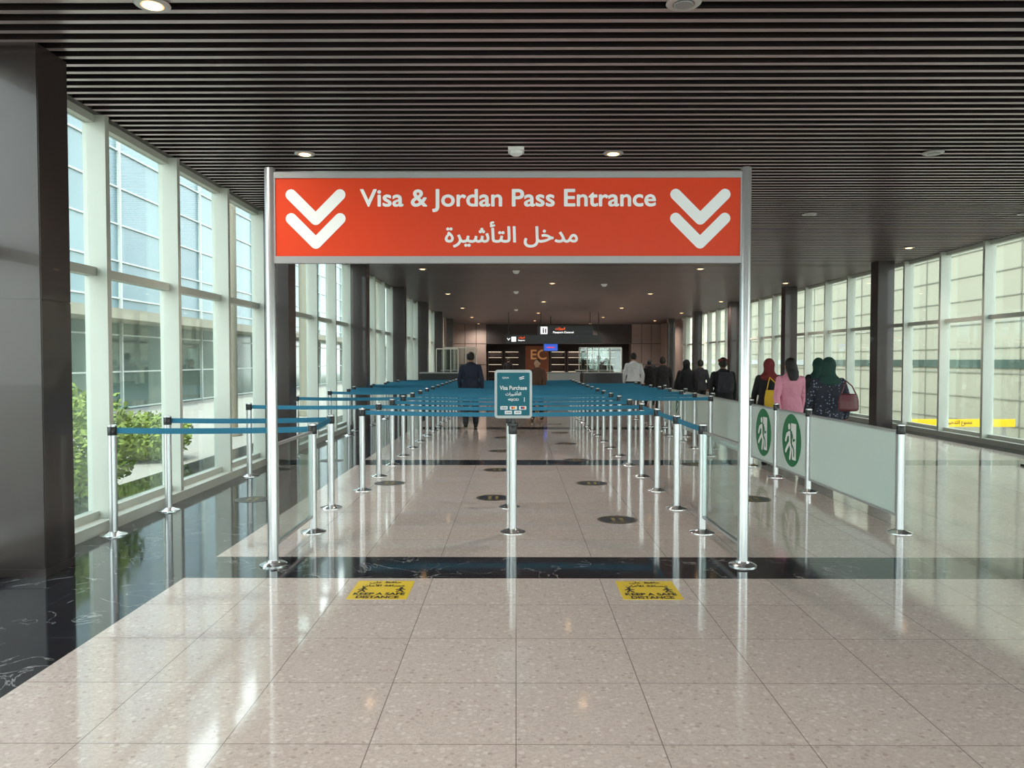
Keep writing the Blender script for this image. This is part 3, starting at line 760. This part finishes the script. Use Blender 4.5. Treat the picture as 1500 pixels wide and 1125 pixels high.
slab(rrect(0.22, 0.22, 0.02), 0.01, FRONT).build('icon_tile', [M_glow], E, (-1.86, -0.08, 2.56))
b = strokes([[(-0.06, 0.04), (0, -0.04), (0.06, 0.04)]], 0.015, FRONT); b.build('icon', [M_glow], E, (-2.1, -0.085, 2.56))
# monitor
M_scr = mat('blue_screen', srgb(40, 80, 190), 0.3, emit=0.8)
E = empty('hanging_monitor', (1.75, 39, 0), 'small hanging monitor with blue screen', 'monitor')
MB().box(-0.38, 0.38, -0.04, 0.04, 2.02, 2.44).build('casing', [M_black], E); MB().box(-0.34, 0.34, -0.045, -0.04, 2.06, 2.40).build('screen', [M_scr], E)
MB().tube([(0, 0, 2.44), (0, 0, CEIL)], [0.02, 0.02], 8, balls=False).build('hanger', [M_black], E)
mkobj('graphic', MB().box(-0.2, 0.2, -0.048, -0.045, 2.2, 2.26).mesh('g', [mat('screen_red', srgb(200, 60, 80), .4, emit=0.7)]), E)
# brown graphic wall panel
M_bp = mat('amber_brown_panel', srgb(110, 56, 28), 0.5, 0, 0.3, 3, emit=0.08); M_bl = mat('amber_letter', srgb(205, 150, 95), 0.5, emit=0.2)
E = empty('graphic_panel', (1.35, 49.5, 0), 'brown graphic panel with large letters', 'wall panel')
MB().box(-0.75, 0.75, -0.05, 0.05, 0, 2.5).build('panel', [M_bp], E)
mkobj('lettering', text_mesh('EC', 1.0, 0.62, M_bl, 0.02, FRONT), E, (0.1, -0.055, 1.95))
# lit shop shelves in the inner hall
M_sh = mat('shelf_glow', srgb(235, 215, 190), 0.5, emit=0.9); M_shd = mat('shelf_dark', srgb(45, 36, 34), 0.5)
rnd = random.Random(3)
for i, xx in enumerate((-1.5, -0.3, 3.0, 4.2, 5.4, 6.6)):
    E = empty('display_shelf', (xx, 55, 0), 'lit retail display shelving with small goods', 'shelf', 'retail shelving')
    b = MB(); b.box(-0.5, 0.5, 0.3, 0.34, 0, 2.2); b.box(-0.52, -0.48, 0, 0.34, 0, 2.2); b.box(0.48, 0.52, 0, 0.34, 0, 2.2)
    for z in (0.3, 0.8, 1.3, 1.8): b.box(-0.48, 0.48, 0, 0.3, z, z+0.03)
    b.build('carcass', [M_shd], E)
    for z in (0.76, 1.26, 1.76, 2.16): MB().box(-0.46, 0.46, 0.02, 0.05, z, z+0.03).build('shelf_light', [M_sh], E)

# dark edge totem by the right side
b = MB(); b.box(-0.12, 0.12, -0.06, 0.06, 0.03, 1.9); b.box(-0.16, 0.16, -0.12, 0.12, 0, 0.03)
b.build('information_totem', [M_dark], loc=(7.68, 11.35, 0), label='slim dark freestanding information totem', cat='totem')

# ---------------------------------------------------------------- exterior
M_pave = mat('pale_paving', srgb(150, 144, 134), 0.9, 0, 0.1, 0.6)
b = MB(); b.add([(-60,-40,-0.06),(-4.2,-40,-0.06),(-4.2,110,-0.06),(-60,110,-0.06)], [(0,1,2,3)])
o = b.build('ground', [M_pave], kind='structure'); o['label'] = 'pale paved ground outside the windows'
b = MB(); b.add([(9.3,-40,-1.2),(90,-40,-1.2),(90,110,-1.2),(9.3,110,-1.2)], [(0,1,2,3)]); b.box(9.28, 9.32, -40, 62, -1.2, 0)
o = b.build('ground', [M_pave], kind='structure'); o['label'] = 'pale paved apron outside the windows'
def facade_mat(name, pane_a, pane_b, rough=0.15):
    m = bpy.data.materials.new(name); m.use_nodes = True; k = NT(m); b = m.node_tree.nodes['Principled BSDF']
    g = k.n('ShaderNodeNewGeometry'); s = k.n('ShaderNodeSeparateXYZ'); m.node_tree.links.new(g.outputs['Position'], s.inputs[0])
    cb = k.n('ShaderNodeCombineXYZ'); k.set(cb.inputs[0], k.m('FLOOR', k.m('DIVIDE', s.outputs[1], 3.2))); k.set(cb.inputs[1], k.m('FLOOR', k.m('DIVIDE', s.outputs[2], 1.2)))
    w = k.n('ShaderNodeTexWhiteNoise'); m.node_tree.links.new(cb.outputs[0], w.inputs['Vector'])
    nz = k.n('ShaderNodeTexNoise'); nz.inputs['Scale'].default_value = 0.35; m.node_tree.links.new(g.outputs['Position'], nz.inputs['Vector'])
    f = k.m('ADD', k.m('MULTIPLY', w.outputs['Value'], 0.4), k.m('MULTIPLY', nz.outputs['Fac'], 0.7))
    m.node_tree.links.new(k.mix(f, pane_a+(1,), pane_b+(1,)), b.inputs['Base Color']); b.inputs['Roughness'].default_value = rough
    return m
M_fg = facade_mat('facade_blue_glass', srgb(82, 106, 118), srgb(122, 146, 154), 0.3)
M_fd = facade_mat('facade_dark_glass', srgb(46, 62, 57), srgb(96, 112, 100))
M_fm = mat('facade_mullion', srgb(185, 190, 184), 0.5); M_conc = mat('concrete_beige', srgb(140, 132, 116), 0.85, 0, 0.08, 1)
E = empty('terminal_building', (-13, 0, 0), 'neighbouring glass terminal building with pale mullions', 'building')
MB().box(-6, 0, 6, 80, 3.1, 14).build('upper_glazing', [M_fg], E); MB().box(-6, 0, 6, 80, -0.05, 2.8).build('lower_glazing', [M_fd], E)
MB().box(-6, 1.4, 5.6, 80.4, 2.8, 3.1).build('canopy', [M_conc], E)
b = MB()
for i in range(24): b.box(0, 0.10, 6+3.2*i-0.04, 6+3.2*i+0.04, -0.05, 14)
for i in range(12): b.box(0, 0.06, 6, 80, 0.0+1.2*i-0.025, 1.2*i+0.025)
b.build('mullion_grid', [M_fm], E)
for y in (16.6, 22.6, 28.6, 34.6):
    MB().lathe([(0.26, -0.05), (0.26, 0.1), (0.17, 0.12), (0.17, 5.8), (0.24, 6.0)], 24).build('concrete_column', [M_conc], loc=(-6.2, y, 0), smooth=True, label='round beige concrete column outside the glazing', cat='column', group='outdoor concrete columns')
# right: cream building
M_cream = mat('cream_cladding', srgb(176, 168, 146), 0.8, 0, 0.06, 0.5); M_cl = mat('cladding_joint', srgb(140, 135, 120), 0.8)
E = empty('cream_building', (17, 0, 0), 'cream panel clad building with horizontal joints', 'building')
MB().box(0, 8, 8, 90, -1.2, 12).build('cladding', [M_cream], E)
b = MB()
for i in range(15): b.box(-0.03, 0, 8, 90, -0.7+0.9*i, -0.66+0.9*i)
for i in range(14): b.box(-0.03, 0, 8+6*i, 8.06+6*i, -1.2, 12)
b.build('joints', [M_cl], E)
b = MB(); b.box(-0.06, 0, 8, 90, 1.3, 1.6); b.build('window_band', [M_fd], E)
M_ys = mat('yellow_board', srgb(236, 186, 20), 0.5)
E = empty('yellow_direction_board', (13.8, 24, 0), 'long yellow board with black arabic lettering', 'sign')
MB().box(-1.7, 1.75, 0, 0.06, -0.50, -0.26).build('board', [M_ys], E)
for q in (-1.5, 1.42): MB().box(q, q+0.08, 0.06, 0.12, -1.2, -0.3).build('leg', [M_steel], E)
mkobj('lettering', text_mesh(arabic('ممنوع التدخين'), 0.8, 0.18, M_ink, 0.01, FRONT), E, (0.0, -0.005, -0.38))
# shrub
M_leaf = mat('leaf_green', srgb(118, 134, 52), 0.7, 0, 0.35, 5); M_stem = mat('stem_brown', srgb(90, 70, 50), 0.9)
for (x, y, R, H) in ((-5.05, 8.9, 0.62, 1.3), (-5.9, 12.4, 0.6, 0.8)):
    E = empty('shrub', (x, y, -0.06), 'yellow-green leafy shrub growing beside the glass wall', 'shrub', 'outdoor shrubs')
    b = MB()
    for i in range(3200):
        while True:
            p = Vector((rnd.uniform(-1, 1), rnd.uniform(-1, 1), rnd.uniform(-1, 1)))
            if 0.35 < p.length < 1: break
        p = Vector((p.x*R, p.y*R, H*0.5+p.z*H*0.48)); p *= rnd.uniform(0.9, 1.08)
        u = Vector((rnd.gauss(0, 1), rnd.gauss(0, 1), rnd.gauss(0, 1))).normalized(); v = u.orthogonal().normalized(); l = rnd.uniform(0.035, 0.06)
        b.add([p-u*l, p+v*l*0.45, p+u*l, p-v*l*0.45], [(0, 1, 2, 3)])
    b.build('foliage', [M_leaf], E)
    b = MB()
    for i in range(9):
        a = 2*pi*i/9; b.tube([(0, 0, 0), (math.cos(a)*R*0.4, math.sin(a)*R*0.4, H*0.45), (math.cos(a)*R*0.7, math.sin(a)*R*0.7, H*0.8)], [0.02, 0.012, 0.006], 6)
    b.build('stem', [M_stem], E)

# ---------------------------------------------------------------- world
w = bpy.data.worlds.new('World'); sc.world = w; w.use_nodes = True
nt = w.node_tree; bg = nt.nodes['Background']
tc = nt.nodes.new('ShaderNodeTexCoord'); sp = nt.nodes.new('ShaderNodeSeparateXYZ'); nt.links.new(tc.outputs['Generated'], sp.inputs[0])
rp = nt.nodes.new('ShaderNodeValToRGB'); rp.color_ramp.elements[0].color = (0.95, 0.95, 0.94, 1); rp.color_ramp.elements[1].color = (0.72, 0.83, 0.95, 1)
nt.links.new(sp.outputs[2], rp.inputs[0]); nt.links.new(rp.outputs[0], bg.inputs[0]); bg.inputs[1].default_value = 6.0
sl = bpy.data.lights.new('sun', 'SUN'); sl.energy = 4; sl.angle = 0.02; sl.color = (1, 0.95, 0.86)
so = mkobj('sun', sl, None, (0, -20, 40)); so.rotation_euler = (math.radians(30), 0, math.radians(8))

cd = bpy.data.cameras.new('camera'); cam = mkobj('camera', cd, None, (0, 0, 1.57))
cd.sensor_width = 36; cd.lens = 36*1127/1500; cd.clip_end = 300
cam.rotation_euler = (math.radians(90)-math.atan(34.5/1127), 0, math.atan(6/1127))
sc.camera = cam
